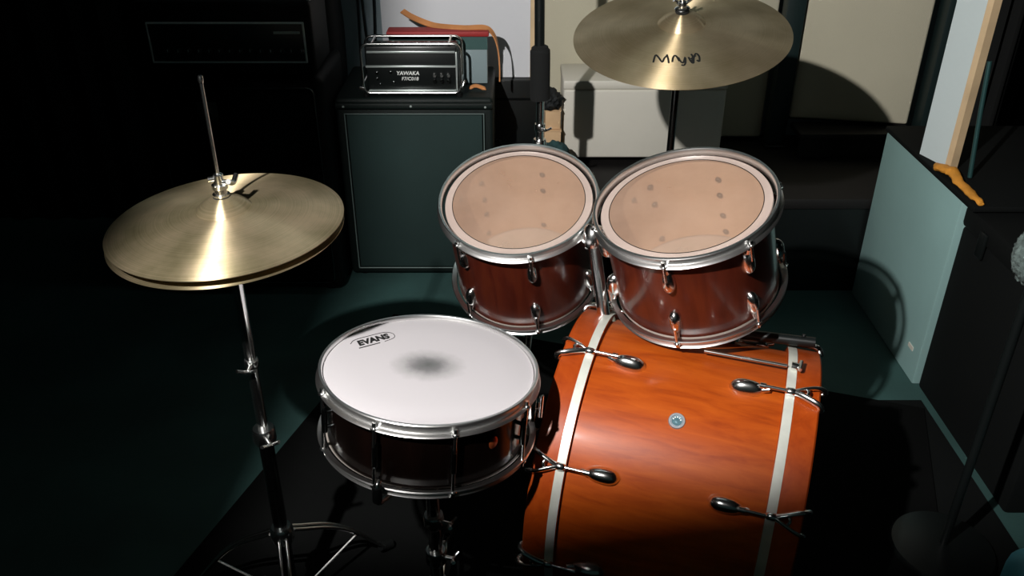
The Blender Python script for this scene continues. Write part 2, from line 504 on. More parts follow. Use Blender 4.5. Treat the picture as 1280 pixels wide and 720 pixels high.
# spurs (folding legs) of the bass drum and support rod on top
for a, s in ((118, 1), (-118, 1)):
    m0 = MB_ @ Matrix.Rotation(R_(a), 4, 'Z') @ T(RB, 0, s * .10)
    p0 = m0.translation.copy(); out = (p0 - cb); out -= ab * out.dot(ab); out.normalize()
    foot = Vector((p0.x + out.x * .15 + .10, p0.y + out.y * .15 - .03, .016))
    leg = obj('spur', tube(NB(), [p0 - foot * 0, p0 + out * .02, foot], [.008, .008, .007], 12), CHROME, bd)
    leg.matrix_basis = W[bd.name].inverted()
    rf = obj('rubber_foot', tube(NB(), [foot + Vector((-.008, .002, .012)), foot + Vector((0, 0, -.007))], [.009, .011], 12), RUBBER, leg)
b = NB(); tube(b, [(RH + .004, 0, .02), (RH + .006, 0, .165)], .0035, 10)
lathe(b, [(0, .012), (.006, .012), (.0075, .006), (.0075, -.004), (0, -.004)], 12, M=T(RH + .008, 0, .176))
tube(b, [(RH + .012, -.014, .188), (RH + .012, .014, .186)], .0035, 10)
obj('anchor_rod', b, CHROME, bd, MB_ @ Matrix.Rotation(R_(-1.5), 4, 'Z'))
b = NB(); tube(b, [(RB + .018, 0, .05), (RH + .020, 0, .212)], [.010, .010], 12); lathe(b, [(0, .003), (.004, .002), (.004, -.002), (0, -.002)], 10, M=T(RH + .030, .003, .19) @ Matrix.Rotation(PI / 2, 4, 'Y'))
box(b, RB - .002, RB + .024, -.012, .012, .04, .07, .003)
obj('lift_bar', b, BLACK, bd, MB_ @ Matrix.Rotation(R_(-24), 4, 'Z'), label='black bar across the top of the hoop')

# ------------------------------------------------------------------ tom holder
base = Vector((.150, 1.40, .563))
th_ = thing('tom_holder', 'chrome double tom holder rising from the bass drum between the rack toms', 'holder', base)


def partw(name, bm, mat, root, label=None):
    o = obj(name, bm, mat, root, None, label); o.matrix_basis = W[root.name].inverted(); W[o.name] = Matrix.Identity(4)
    return o


top = Vector((.158, 1.535, .70))
sad = Vector((.185, 1.46, .53))
partw('base_plate', box(NB(), .160, .205, 1.425, 1.490, .530, .552, .006), CHROME, th_)
partw('post', tube(NB(), [sad + Vector((0, 0, .0)), top], .0125, 16), CHROME, th_)
partw('clamp', lathe(NB(), [(0, .022), (.016, .022), (.021, .014), (.021, -.014), (.016, -.022), (0, -.022)], 20, M=frame(top, (.2, .3, 1))), CHROME, th_)
for tgt, M_, a in ((tomL, ML, 2), (tomR, MR, 172)):
    dep = .15 if tgt is tomL else .12
    pt = (M_ @ Matrix.Rotation(R_(a if tgt is tomL else 150), 4, 'Z') @ T(.150, 0, -dep)).translation
    arm = partw('arm', tube(NB(), smoothpath([top, (top + pt) / 2 + Vector((0, 0, .02)), pt], 5), .0075, 12), CHROME, th_)
    wb = NB(); mm = frame((top + pt) / 2 + Vector((0, -.014, .03)), (0, -1, .3))
    tube(wb, [(mm @ Vector(q)) for q in ((-.014, 0, .008), (-.006, 0, .002), (.006, 0, .002), (.014, 0, .008))], [.005, .004, .004, .005], 10, .6)
    tube(wb, [(mm @ Vector(q)) for q in ((0, 0, -.012), (0, 0, .006))], .004, 10)
    partw('wing_nut', wb, CHROME, th_)

# ------------------------------------------------------------------ snare drum
cs = Vector((-.136, 1.199, .633)); ns = Vector((.067, .085, .993)).normalized(); MS = frame(cs, ns)
sd = thing('snare_drum', 'dark lacquered snare drum with bright white coated head, worn grey in the middle', 'drum', cs - ns * .135)
RS, DS = .1805, .135
b = lathe(NB(), [(RS - .011, -.012), (RS - .011, -DS + .012), (RS - .018, -DS + .010), (RS - .018, -.010)], 128, True)
obj('shell', b, SNAREW, sd, MS)
hd = obj('batter_head', lathe(NB(), [(0, -.0048), (.12, -.005), (RS - .014, -.0055), (RS - .0075, -.007), (RS - .0072, -.016)], 128), HEADS, sd, MS)
obj('resonant_head', lathe(NB(), [(0, -DS + .008), (RS - .014, -DS + .008), (RS - .009, -DS + .012)], 96), HEADB, sd, MS)
link('batter_hoop', hoop_mesh(RS, h=.021), sd, MS)
link('resonant_hoop', hoop_mesh(RS, -1, h=.015), sd, MS @ T(0, 0, -DS))
b = NB(); lathe(b, [(0, .024), (.004, .024), (.0052, .020), (.0048, .014), (.0052, 0), (.0048, -.014), (.0052, -.020), (.004, -.024), (0, -.024)], 14, M=T(.010, 0, 0))
for zz in (-.014, .014): tube(b, [(-.001, 0, zz), (.010, 0, zz)], .0035, 10)
lugm = mesh(b, DARKST)
rodm = rod_mesh(.034)
SL = [-153, -112, -73, -28, 15, 62, 108, 160]
for a in SL:
    link('lug', lugm, sd, at_angle(MS, a, RS - .011, -.0665))
    link('tension_rod', rodm, sd, at_angle(MS, a, RS + .0015, -.0175))
    link('tension_rod', rodm, sd, at_angle(MS, a, RS + .0015, -DS + .0125, True))
b = NB(); box(b, -.002, .012, -.013, .013, -.025, .022, .003); tube(b, [(.012, 0, .010), (.020, 0, .022), (.020, 0, -.02)], .004, 10)
obj('strainer', b, CHROME, sd, at_angle(MS, -3, RS - .011, -.065))
b = NB(); lathe(b, [(0, .0008), (.010, .0008), (.0112, 0), (0, 0)], 24)
obj('badge', b, pm('copper_badge', (.45, .10, .03), .3, .7), sd, at_angle(MS, -49, RS - .0108, -.060) @ Matrix.Rotation(PI / 2, 4, 'Y') @ Matrix.Scale(.8, 4, (0, 1, 0)),
    label='small copper coloured badge')


def text_mesh(s, size, mat, extr=.0002, bold=.0, shear=0., sx=1.0):
    cu = bpy.data.curves.new('txt', 'FONT'); cu.body = s; cu.size = size; cu.extrude = extr; cu.offset = bold
    cu.align_x = 'CENTER'; cu.align_y = 'CENTER'; cu.shear = shear; cu.resolution_u = 3
    o = bpy.data.objects.new('txt', cu); C.objects.link(o)
    bpy.context.view_layer.update()
    me = bpy.data.meshes.new_from_object(o.evaluated_get(bpy.context.evaluated_depsgraph_get()))
    bpy.data.objects.remove(o); me.materials.clear(); me.materials.append(mat)
    if sx != 1: me.transform(Matrix.Scale(sx, 4, (1, 0, 0)))
    return me


# printed maker's mark on the snare head, near the far left rim
def on_snare(u, v): return MS @ Vector((u, v, -.0043))


mk = MS @ T(-.105, .078, -.0046) @ Matrix.Rotation(R_(36), 4, 'Z')
lg = link('printed_logo', text_mesh('EVANS', .023, INK, bold=.0011, shear=.2, sx=.86), hd, mk); lg['label'] = 'black printed word with underline'
b = NB(); box(b, -.034, .006, -.0155, -.0135, -.0003, .0003)
tube(b, smoothpath([(-.040, .006, 0), (-.028, .015, 0), (0, .0165, 0), (.030, .015, 0), (.041, .004, 0), (.036, -.010, 0), (.015, -.0145, 0)], 5), .0005, 6)
link('logo_border', mesh(b, INK), hd, mk)

# ------------------------------------------------------------------ stands
def tripod(root, x, y, hub, spread, rot=0, r=.007, foot=.05, mat=CHROME):
    partw('hub_collar', lathe(NB(), [(0, .02), (.018, .02), (.022, .012), (.022, -.012), (.018, -.02), (0, -.02)], 20, M=T(x, y, hub)), mat, root)
    for k in range(3):
        a = R_(rot) + 2 * PI * k / 3
        d = Vector((math.cos(a), math.sin(a), 0)); s = Vector((-d.y, d.x, 0))
        p0 = Vector((x, y, hub)) + d * .022; p2 = Vector((x, y, .02)) + d * spread
        p1 = (p0 + p2) / 2 + Vector((0, 0, .03))
        b = NB()
        for q in (-1, 1):
            tube(b, smoothpath([p0 + s * q * .007, p1 + s * q * .007, p2 + s * q * .006], 5), r * .62, 10)
        leg = partw('leg', b, mat, root)
        b = NB(); c0 = Vector((x, y, .05)) + d * .014
        tube(b, [c0, p1.lerp(p2, .35)], r * .6, 8); partw('brace', b, mat, root)
        partw('rubber_foot', tube(NB(), [p2 + Vector((0, 0, .012)) - d * .012, p2 + d * .014 + Vector((0, 0, -.006))], [.010, .012], 12), RUBBER, leg) if False else \
            partw2('rubber_foot', tube(NB(), [p2 + Vector((0, 0, .010)) - d * .014, p2 + d * .014 + Vector((0, 0, -.001))], [.010, .011], 12), RUBBER, leg)


def partw2(name, bm, mat, parent):
    """sub-part modelled in world coordinates"""
    o = obj(name, bm, mat, parent, None); o.matrix_basis = W[parent.name].inverted(); return o


def collar(root, x, y, z, r=.016, h=.014, wing=0.0, mat=CHROME):
    b = NB()
    lathe(b, [(0, h), (r * .9, h), (r, h * .7), (r, -h * .7), (r * .9, -h), (0, -h)], 20, M=T(x, y, z))
    o = partw('collar', b, mat, root)
    a = wing; d = Vector((math.cos(a), math.sin(a), 0)); s = Vector((-d.y, d.x, 0)); p = Vector((x, y, z)) + d * r * .9
    b = NB(); tube(b, [p, p + d * .016], .0042, 10)
    tube(b, smoothpath([p + d * .022 + s * .015 + Vector((0, 0, .006)), p + d * .016 + s * .006, p + d * .015, p + d * .016 - s * .006, p + d * .022 - s * .015 + Vector((0, 0, .006))], 3),
         .0042, 10, .7)
    partw2('wing_screw', b, mat, o)


# snare stand
sx, sy = -.142, 1.175; sb = cs - ns * .14
ss = thing('snare_stand', 'chrome snare stand with basket arms under the dark snare drum', 'stand', (sx, sy, .008))
partw('post', tube(NB(), [(sx, sy, .07), (sx, sy, .40)], .0125, 16), CHROME, ss)
partw('upper_post', tube(NB(), [(sx, sy, .38), (sb.x, sb.y, sb.z - .045)], .0095, 14), CHROME, ss)
collar(ss, sx, sy, .305, .019, .014, R_(-20)); collar(ss, sx, sy, .215, .020, .016, R_(-15))
partw('basket_hub', lathe(NB(), [(0, .014), (.02, .014), (.026, 0), (.02, -.014), (0, -.014)], 20, M=frame(sb - ns * .045, ns)), CHROME, ss)
for k, a in enumerate((12, 132, 252)):
    m0 = frame(sb, ns) @ Matrix.Rotation(R_(a), 4, 'Z')
    pts = [m0 @ Vector(q) for q in ((.016, 0, -.045), (.09, 0, -.034), (.170, 0, -.014), (.196, 0, .002), (.198, 0, .030), (.190, 0, .036))]
    arm = partw('basket_arm', tube(NB(), smoothpath(pts, 5), .0048, 10), CHROME, ss)
    partw2('rubber_tip', tube(NB(), [pts[3], pts[4]], .0075, 10), RUBBER, arm)
tripod(ss, sx, sy, .13, .24, 90)

# hi-hat stand
hx, hy = -.4385, 1.220
hs = thing('hi_hat_stand', 'thin chrome hi-hat stand on the left carrying the pair of cymbals', 'stand', (hx, hy, .008))
partw('tube', tube(NB(), [(hx, hy, .09), (hx, hy, .47)], .0130, 16), DARKST, hs)
partw('upper_tube', tube(NB(), [(hx, hy, .45), (hx, hy, .858)], .0090, 14), CHROME, hs)
partw('pull_rod', tube(NB(), [(hx, hy, .85), (hx, hy, 1.104)], .0028, 10), CHROME, hs)
partw('rod_tip', lathe(NB(), [(0, .006), (.0035, .005), (.0042, 0), (.0035, -.005), (0, -.006)], 12, M=T(hx, hy, 1.105)), CHROME, hs)
collar(hs, hx, hy, .466, .020, .016, R_(-60))
collar(hs, hx, hy, .62, .012, .008, R_(-90))
partw('seat_cup', lathe(NB(), [(0, -.002), (.018, -.002), (.024, .003), (.024, .006), (0, .006)], 20, M=T(hx, hy, .856)), BLACK, hs)
hatn = Vector((-.029, -.028, .999)).normalized()
# clutch with its wing screw and nuts
b = NB(); lathe(b, [(0, .0), (.0125, .0), (.0130, .003), (.0095, .004), (.0090, .011), (.0120, .012), (.0120, .018), (.0078, .019), (.0075, .034), (.0045, .036), (0, .036)], 20, M=T(hx, hy, .927))
tube(b, [(hx, hy, .949), (hx + .020, hy - .004, .950)], .0042, 10)
tube(b, smoothpath([(hx + .020, hy - .018, .957), (hx + .021, hy - .008, .951), (hx + .022, hy - .004, .950), (hx + .023, hy, .951), (hx + .024, hy + .010, .957)], 3), .0042, 10)
tube(b, [(hx, hy, .955), (hx - .014, hy - .006, .955)], .0042, 10)
partw('clutch', b, CHROME, hs)
partw('clutch_felt', lathe(NB(), [(0, .0), (.0125, .0), (.014, .005), (.0125, .010), (0, .010)], 20, M=T(hx, hy, .9165)), FELT, hs)
tripod(hs, hx, hy, .225, .23, -75, .006)
b = NB(); box(b, hx - .01, hx + .06, hy - .33, hy - .06, .012, .022, .004, M=None)
pd = partw('foot_pedal', b, SATIN, hs)


def cymbal(bm, R, bell=.042, bellh=.020, bow=.022, th=.0011, s=1):
    prof = []
    for i in range(9):
        a = i / 8; prof.append((.006 + (bell - .006) * a, bow + bellh * math.cos(a * PI / 2) ** .8))
    N = 22
    for i in range(1, N + 1):
        u = i / N; prof.append((bell + (R - bell) * u, bow * (1 - u ** 1.55)))
    top = [(r, s * z) for r, z in prof]; bot = [(r, s * z - s * th) for r, z in prof][::-1]
    return lathe(bm, top + bot, 160, True), prof


b, _ = cymbal(NB(), .178)
tag(obj('hi_hat_cymbal', b, BRONZEH, None, frame((hx + .001, hy, .884), hatn)), 'upper bronze cymbal of the hi-hat pair, shining on top', 'cymbal', 'hi-hat cymbals')
b, _ = cymbal(NB(), .178, s=-1)
tag(obj('hi_hat_cymbal', b, BRONZEH, None, frame(Vector((hx, hy, .870)) + hatn * .0, hatn)), 'lower bronze hi-hat cymbal showing only its dark rim under the upper one', 'cymbal', 'hi-hat cymbals')

# crash cymbal and its stand
cc = Vector((.361, 1.897, 1.0)); nc = Vector((-.085, -.215, .972)).normalized(); MC = frame(cc, nc)
RC = .230
b, prof = cymbal(NB(), RC, .050, .024, .026)
crash = tag(obj('crash_cymbal', b, BRONZE, None, MC), 'large tilted bronze crash cymbal with black script logo at the top of the kit', 'cymbal')


def crz(r):
    for (r0, z0), (r1, z1) in zip(prof, prof[1:]):
        if r0 <= r <= r1: return z0 + (z1 - z0) * (r - r0) / (r1 - r0)
    return 0


# logo strokes: (px,py) read from the printed mark, turned into metres on the plate
ST = [[(185, 312), (215, 270), (250, 240), (290, 275), (330, 320), (375, 285), (425, 262)], [(428, 250), (434, 300), (430, 340)],
      [(490, 332), (515, 292), (550, 270), (580, 285), (605, 332)], [(600, 292), (625, 335), (665, 350), (710, 298), (700, 350), (665, 376), (625, 370)],
      [(765, 300), (790, 345), (825, 362), (850, 310), (900, 268), (940, 300), (925, 350), (890, 335)], [(775, 320), (830, 310), (890, 290)], [(800, 350), (835, 300), (820, 270)]]
b = NB()
k0 = 1.9 / 1100 / 14.2
for st in ST:
    pts = []
    for px, py in st:
        u = (px - 640) * k0 + .0015; v = -(py - 310) * k0 * 2.6
        u, v = u - .022, v - .138
        pts.append((u, v, crz(math.hypot(u, v)) + .0003))
    tube(b, smoothpath(pts, 4), .0023, 6, .12)
obj('printed_logo', b, INK, crash, MC, label='black script logo')
kx, ky = cc.x + nc.x * .04, cc.y + nc.y * .04
cst = thing('cymbal_stand', 'chrome cymbal stand holding the crash cymbal behind the right rack tom', 'stand', (cc.x, cc.y, 0))
partw('tube', tube(NB(), [(cc.x, cc.y, .07), (cc.x, cc.y, .50)], .0135, 16), SATIN, cst)
partw('upper_tube', tube(NB(), [(cc.x, cc.y, .48), (cc.x, cc.y, .985)], .0085, 14), DARKST, cst)
pt = cc + nc * .085
partw('tilter', tube(NB(), [(cc.x, cc.y, .98), tuple(cc + nc * .004)], .010, 14), CHROME, cst)
partw('top_rod', tube(NB(), [tuple(cc + nc * 0), tuple(pt)], .0035, 10), CHROME, cst)
partw('felt', lathe(NB(), [(0, 0), (.013, 0), (.015, .005), (.013, .010), (0, .010)], 20, M=frame(cc + nc * .0475, nc)), FELT, cst)
b = NB(); mm = frame(cc + nc * .058, nc)
lathe(b, [(0, .016), (.007, .016), (.009, .012), (.009, .004), (.015, .002), (.0165, 0), (0, 0)], 20, M=mm)
tube(b, [mm @ Vector(q) for q in ((-.018, 0, .020), (-.008, 0, .012), (.008, 0, .012), (.018, 0, .020))], [.0055, .005, .005, .0055], 10, .7)
partw('wing_nut', b, CHROME, cst)
collar(cst, cc.x, cc.y, .49, .02, .016, R_(-80))
tripod(cst, cc.x, cc.y, .19, .25, 90)

# boom stand behind the left tom
qx, qy = .075, 2.27
bs = thing('boom_stand', 'stand with chrome clamps and black upper sleeve behind the left rack tom', 'stand', (qx, qy, 0))
partw('tube', tube(NB(), [(qx, qy, .07), (qx, qy, .75)], .011, 14), CHROME, bs)
collar(bs, qx, qy, .615, .018, .012, R_(-110)); collar(bs, qx, qy, .66, .015, .010, R_(-60))
partw('sleeve', tube(NB(), smoothpath([(qx, qy, .735), (qx - .001, qy, .755), (qx - .002, qy, .85), (qx - .004, qy, .88)], 5), [.016] + [.026] * 12 + [.022] * 2 + [.014], 16), FELT, bs, label='black sleeve')
partw('boom', tube(NB(), [(qx - .004, qy, .87), (qx - .008, qy, 1.15)], .013, 12), BLACK, bs)
tripod(bs, qx, qy, .16, .22, 20)

# ------------------------------------------------------------------ amplifiers
def knob_mesh(r, h):
    b = NB(); lathe(b, [(0, h), (r * .8, h), (r, h * .8), (r, 0), (0, 0)], 14)
    box(b, -r * .12, r * .12, 0, r * .95, h, h + .0012)
    return b


# right cabinet
X0, X1, YF1, H1, YD = -.545, -.058, 2.615, .625, 2.985
cab = thing('speaker_cabinet', 'dark green fronted speaker cabinet with thin grey piping, under the chrome framed amplifier', 'speaker cabinet', ((X0 + X1) / 2, 2.8, 0), 'speaker cabinets')
partw('body', box(NB(), X0, X1, YF1 + .012, YD, 0.012, H1, .012, 3), TOLEX, cab)
partw('grille', box(NB(), X0 + .034, X1 - .034, YF1 - .001, YF1 + .016, .045, H1 - .050, .003), GRILLE, cab)
b = NB(); z0, z1 = .040, H1 - .046; xa, xb = X0 + .029, X1 - .029
tube(b, [(xa, YF1, z0), (xa, YF1, z1), (xb, YF1, z1), (xb, YF1, z0), (xa, YF1, z0)], .0022, 8)
partw('piping', b, PIPING, cab)
b = NB(); box(b, X0 + .002, X1 - .002, YF1 - .004, YF1 + .02, H1 - .030, H1 - .012, .004)
partw('top_lip', b, TOLEX, cab)
for x, z in ((X0 + .028, H1 - .022), (-.31, H1 - .021), (X1 - .024, H1 - .024)):
    partw('rivet', lathe(NB(), [(0, .003), (.003, .002), (.004, 0), (0, 0)], 10, M=frame((x, YF1 - .004, z), (0, -1, 0))), SILVER, cab)
for x in (X0 + .04, X1 - .04):
    for y in (YF1 + .05, YD - .05):
        partw('rubber_foot', lathe(NB(), [(0, .014), (.016, .014), (.018, 0), (0, 0)], 14, M=T(x, y, 0)), RUBBER, cab)
partw('handle', tube(NB(), smoothpath([(X1 - .002, 2.74, .40), (X1 + .018, 2.75, .40), (X1 + .018, 2.85, .40), (X1 - .002, 2.86, .40)], 4), .006, 8), RUBBER, cab)

# right amplifier head with tubular chrome frame
A0, A1, AY, AZ, AH = -.452, -.158, 2.640, H1 + .012, .150
amp = thing('amplifier_head', 'small black amplifier head in a tubular chrome frame with white lettering', 'amplifier', ((A0 + A1) / 2, AY + .08, H1), 'amplifier heads')
partw('chassis', box(NB(), A0 + .008, A1 - .008, AY + .012, AY + .085, AZ + .004, AZ + AH - .010, .006), BLACK, amp)
b = NB()
def rr(x0, x1, z0, z1, y, r, k=5):
    pts = []
    for cx, cz, a0 in ((x1 - r, z1 - r, 0), (x0 + r, z1 - r, 90), (x0 + r, z0 + r, 180), (x1 - r, z0 + r, 270)):
        for i in range(k + 1):
            a = R_(a0 + 90 * i / k); pts.append((cx + r * math.cos(a), y, cz + r * math.sin(a)))
    pts.append(pts[0]); return pts
tube(b, rr(A0 - .002, A1 + .002, AZ, AZ + AH, AY, .022), .0042, 10, cap=False)
partw('front_frame', b, CHROME, amp)
b = NB(); tube(b, rr(A0 - .002, A1 + .002, AZ, AZ + AH, AY + .095, .022), .0042, 10, cap=False)
for x in (A0 - .002, A1 + .002): tube(b, [(x, AY, AZ + .03), (x, AY + .095, AZ + .03)], .004, 8)
for x in (A0 + .03, A1 - .03): tube(b, [(x, AY, AZ + AH), (x, AY + .095, AZ + AH)], .004, 8)
partw('rear_frame', b, CHROME, amp)
b = NB()
for z, x0, x1 in ((AZ + AH - .026, A0 + .014, A1 - .014), (AZ + .080, A0 + .008, A1 - .010), (AZ + .006, A0 + .014, A1 - .014)):
    box(b, x0, x1, AY + .004, AY + .013, z - .0028, z + .0028, .001)
box(b, A1 - .013, A1 - .008, AY + .004, AY + .013, AZ + .006, AZ + AH - .026, .001)
partw('trim_bar', b, SILVER, amp, 'bright silver trim bars')
Mt = frame((0, 0, 0), (0, -1, 0), (1, 0, 0))
def face_text(s, size, x, y, z, root, name='lettering', mat=PAINTW, **k):
    o = link(name, text_mesh(s, size, mat, **k), root, T(x, y, z) @ Mt); return o
face_text('YAWAKA', .0165, -.318, AY + .0115, AZ + .058, amp, bold=.0004, sx=.98, shear=.15)
face_text('F7/C018', .0150, -.312, AY + .0115, AZ + .041, amp, bold=.0002, shear=.15)
for x in (-.236, -.214, -.193):
    for z in (.052, .034):
        o = partw('knob', lathe(NB(), [(0, .010), (.0042, .010), (.0055, .008), (.006, 0), (0, 0)], 14, M=frame((x, AY + .012, AZ + z), (0, -1, 0))), SATIN if z > .04 else DARKST, amp)
for x, z in ((-.412, .060), (-.412, .042), (-.404, .024), (-.370, .062), (-.362, .030)):
    partw('input_jack', lathe(NB(), [(0, .004), (.003, .004), (.0045, .003), (.0045, 0), (0, 0)], 12, M=frame((x, AY + .012, AZ + z), (0, -1, 0))), DARKST, amp)
for x in (A0 + .004, A1 - .004):
    for y in (AY + .004, AY + .09):
        partw('rubber_foot', lathe(NB(), [(0, .012), (.008, .012), (.009, 0), (0, 0)], 12, M=T(x, y, H1 - .0005)), RUBBER, amp)
b = NB(); tube(b, smoothpath([(A1 + .002, AY, AZ + .01), (A1 + .006, AY - .012, AZ + .02), (A1 + .014, AY - .004, AZ + .042)], 4), [.006] * 4 + [.004] * 4 + [.0055], 10)
partw('latch', b, CHROME, amp)
partw('latch', tube(NB(), [(A0 - .002, AY - .002, AZ + .012), (A0 - .014, AY - .008, AZ + .02)], [.0055, .004], 10), CHROME, amp)

# left cabinet and head: nearly black
X0, X1, YF1, H1b, YD = -1.07, -.553, 2.5, .725, 2.86
cab2 = thing('speaker_cabinet', 'tall black speaker cabinet with rounded corners behind the hi-hat', 'speaker cabinet', ((X0 + X1) / 2, 2.7, 0), 'speaker cabinets')
partw('body', box(NB(), X0, X1, YF1 + .012, YD,   .012, H1b, .028, 4), TOLEX_SHADE, cab2)
partw('grille', box(NB(), X0 + .03, X1 - .03, YF1, YF1 + .02, .05, H1b - .035, .01, 3), GRILLEB, cab2)
b = NB(); tube(b, rr(X0 + .026, X1 - .026, .046, H1b - .031, YF1 + .004, .02), .003, 8, cap=False); partw('piping', b, DARKST, cab2)
o = partw('badge_plate', box(NB(), -.925, -.865, YF1 - .006, YF1 - .0005, .60, .655, .002), pm('grey_badge', (.03, .035, .035), .5), cab2)
link('lettering', text_mesh('LX', .028, pm('grey_letter', (.12, .13, .13), .5)), o, T(-.895, YF1 - .0065, .628) @ Mt)
for x in (X0 + .05, X1 - .05):
    for y in (YF1 + .06, YD - .05):
        partw('rubber_foot', lathe(NB(), [(0, .014), (.016, .014), (.018, 0), (0, 0)], 14, M=T(x, y, 0)), RUBBER, cab2)
B0, B1, BY, BZ, BH = -1.06, -.560, 2.49, H1b + .010, .205
amp2 = thing('amplifier_head', 'wide black amplifier head with silver edged control panel on the black cabinet', 'amplifier', ((B0 + B1) / 2, BY + .1, H1b), 'amplifier heads')
partw('body', box(NB(), B0, B1, BY + .006, BY + .23, BZ, BZ + BH, .014, 3), TOLEX_SHADE, amp2)
pa, pb, pz0, pz1 = B0 + .04, B1 - .022, BZ + .038, BZ + .150
partw('panel', box(NB(), pa, pb, BY + .0, BY + .012, pz0, pz1, .002), BLACK, amp2)
b = NB()
box(b, pa, pb, BY - .004, BY + .004, pz1 - .003, pz1 + .001); box(b, pa, pb, BY - .004, BY + .004, pz0, pz0 + .004)
box(b, pb - .003, pb + .001, BY - .0042, BY + .004, pz0, pz1); box(b, pa, pa + .003, BY - .0042, BY + .004, pz0, pz1)
partw('panel_trim', b, pm('dull_silver', (.8, .88, .86), .35, .5), amp2)
partw('light_bar', box(NB(), pb - .085, pb - .012, BY - .005, BY - .0005, pz1 - .030, pz1 - .024), SILVER, amp2, 'short silver strip')
for k in range(14):
    x = pb - .010 - k * .029
    kb = partw('knob', lathe(NB(), [(0, .012), (.0050, .012), (.0065, .009), (.0075, 0), (0, 0)], 12, M=frame((x, BY - .0005, pz0 + .034), (0, -1, 0))), BLACK, amp2)
    partw2('pointer', box(NB(), x - .0012, x + .0012, BY - .0142, BY - .0124, pz0 + .033, pz0 + .040), SILVER, kb)
b = NB(); mmt = T(B1 - .010, BY + .03, BZ + BH)
lathe(b, [(0, .012), (.006, .012), (.010, .006), (.010, 0), (0, 0)], 14, M=mmt); tube(b, [mmt @ Vector(q) for q in ((-.013, -.01, .004), (0, 0, .012), (.012, -.008, .006))], .005, 8)
partw('corner_latch', b, CHROME, amp2)
for x in (B0 + .05, B1 - .05):
    for y in (BY + .04, BY + .19):
        partw('rubber_foot', lathe(NB(), [(0, .011), (.010, .011), (.011, 0), (0, 0)], 12, M=T(x, y, H1b - .0005)), RUBBER, amp2)

# black gig bag standing upright between the two stacks
b = NB(); rings = []
prf = [(.0, .055, .06), (.04, .060, .10), (.30, .058, .12), (.55, .056, .115), (.75, .052, .10), (.90, .045, .075), (.965, .030, .045), (.985, .008, .012)]
for z, hw, hd_ in prf:
    rings.append([b.verts.new((-.492 - .0 + hw * abs(math.cos(a)) ** .7 * math.copysign(1, math.cos(a)) + .008 * math.sin(z * 9) - .012 * z, 3.00 + 0 * z + hd_ * abs(math.sin(a)) ** .7 * math.copysign(1, math.sin(a)), z + .001))
                  for a in [2 * PI * k / 28 for k in range(28)]])
for p, q in zip(rings, rings[1:]):
    for k in range(28): b.faces.new((p[k], p[(k + 1) % 28], q[(k + 1) % 28], q[k]))
b.faces.new(rings[0][::-1]); b.faces.new(rings[-1])
for v in b.verts: v.co.x -= .125; 
gb = tag(obj('gig_bag', b, GIG), 'black soft gig bag standing upright behind the black cabinet by the hanging cables', 'bag')

# cables hanging on the wall above the right stack
for i, (x, sway, lab) in enumerate(((-.535, .006, 'leftmost of the three black cables hanging on the blue grey wall'), (-.508, -.006, 'middle one of the three black cables hanging on the blue grey wall'), (-.482, .008, 'rightmost of the three black cables hanging on the blue grey wall'))):
    pts = smoothpath([(x, 3.105, 1.75), (x + sway, 3.10, 1.4), (x - sway, 3.10, 1.05), (x + sway, 3.10, .85), (x, 3.105, .62), (x, 3.105, .3), (x, 3.105, .004)], 6)
    tag(obj('cable', tube(NB(), pts, .0042, 8), BLACK), lab, 'cable', 'cables hanging on the wall')

# white board with tan paint, standing on a black flight case
fc = thing('flight_case', 'black flight case behind the green fronted cabinet, carrying the white board', 'case', (-.1, 3.05, 0))
partw('box', box(NB(), -.60 + .22, .088, 2.995, 3.10, 0, .572, .006), BLACK, fc)
partw('lid_trim', box(NB(), -.385, .090, 2.992, 2.9955, .50, .508), DARKST, fc)
wb_ = thing('white_board', 'white board with a pale wooden edge and a tan painted curve, behind the grey case', 'board', (-.12, 3.04, .573))
partw('panel', box(NB(), -.44, .062, 3.020, 3.040, .574, 1.45), WHITEB, wb_)
partw('edge_strip', box(NB(), .0625, .0855, 3.017, 3.043, .574, 1.45), EDGEW, wb_, 'pale wooden edge strip')
b = NB(); n_ = 40
arc = [(-.066 + .115 * math.cos(2 * PI * k / n_), .905 + .105 * math.sin(2 * PI * k / n_) + .05) for k in range(n_)]
vs = [b.verts.new((x, 3.0185, z)) for x, z in arc]; vt = [b.verts.new((x, 3.0198, z)) for x, z in arc]
b.faces.new(vs); b.faces.new(vt[::-1])
for k in range(n_): b.faces.new((vs[k], vt[k], vt[(k + 1) % n_], vs[(k + 1) % n_]))
partw('painted_shape', b, TAN, wb_, 'tan painted rounded shape')

# grey case with red lid on the cabinet, behind the chrome framed amp
gc = thing('equipment_case', 'grey metal case with a dark red lid behind the chrome framed amplifier', 'case', (-.22, 2.85, .625))
partw('body', box(NB(), -.385, -.078, 2.775, 2.825, .626, .775, .003), GREYBOX, gc)
partw('lid', box(NB(), -.392, -.072, 2.768, 2.832, .7755, .792, .004), REDTOP, gc, 'dark red lid')
partw('band', box(NB(), -.386, -.077, 2.7735, 2.7748, .735, .7745), pm('dark_green_band', (.04, .10, .095), .5), gc, 'dark green band under the lid')
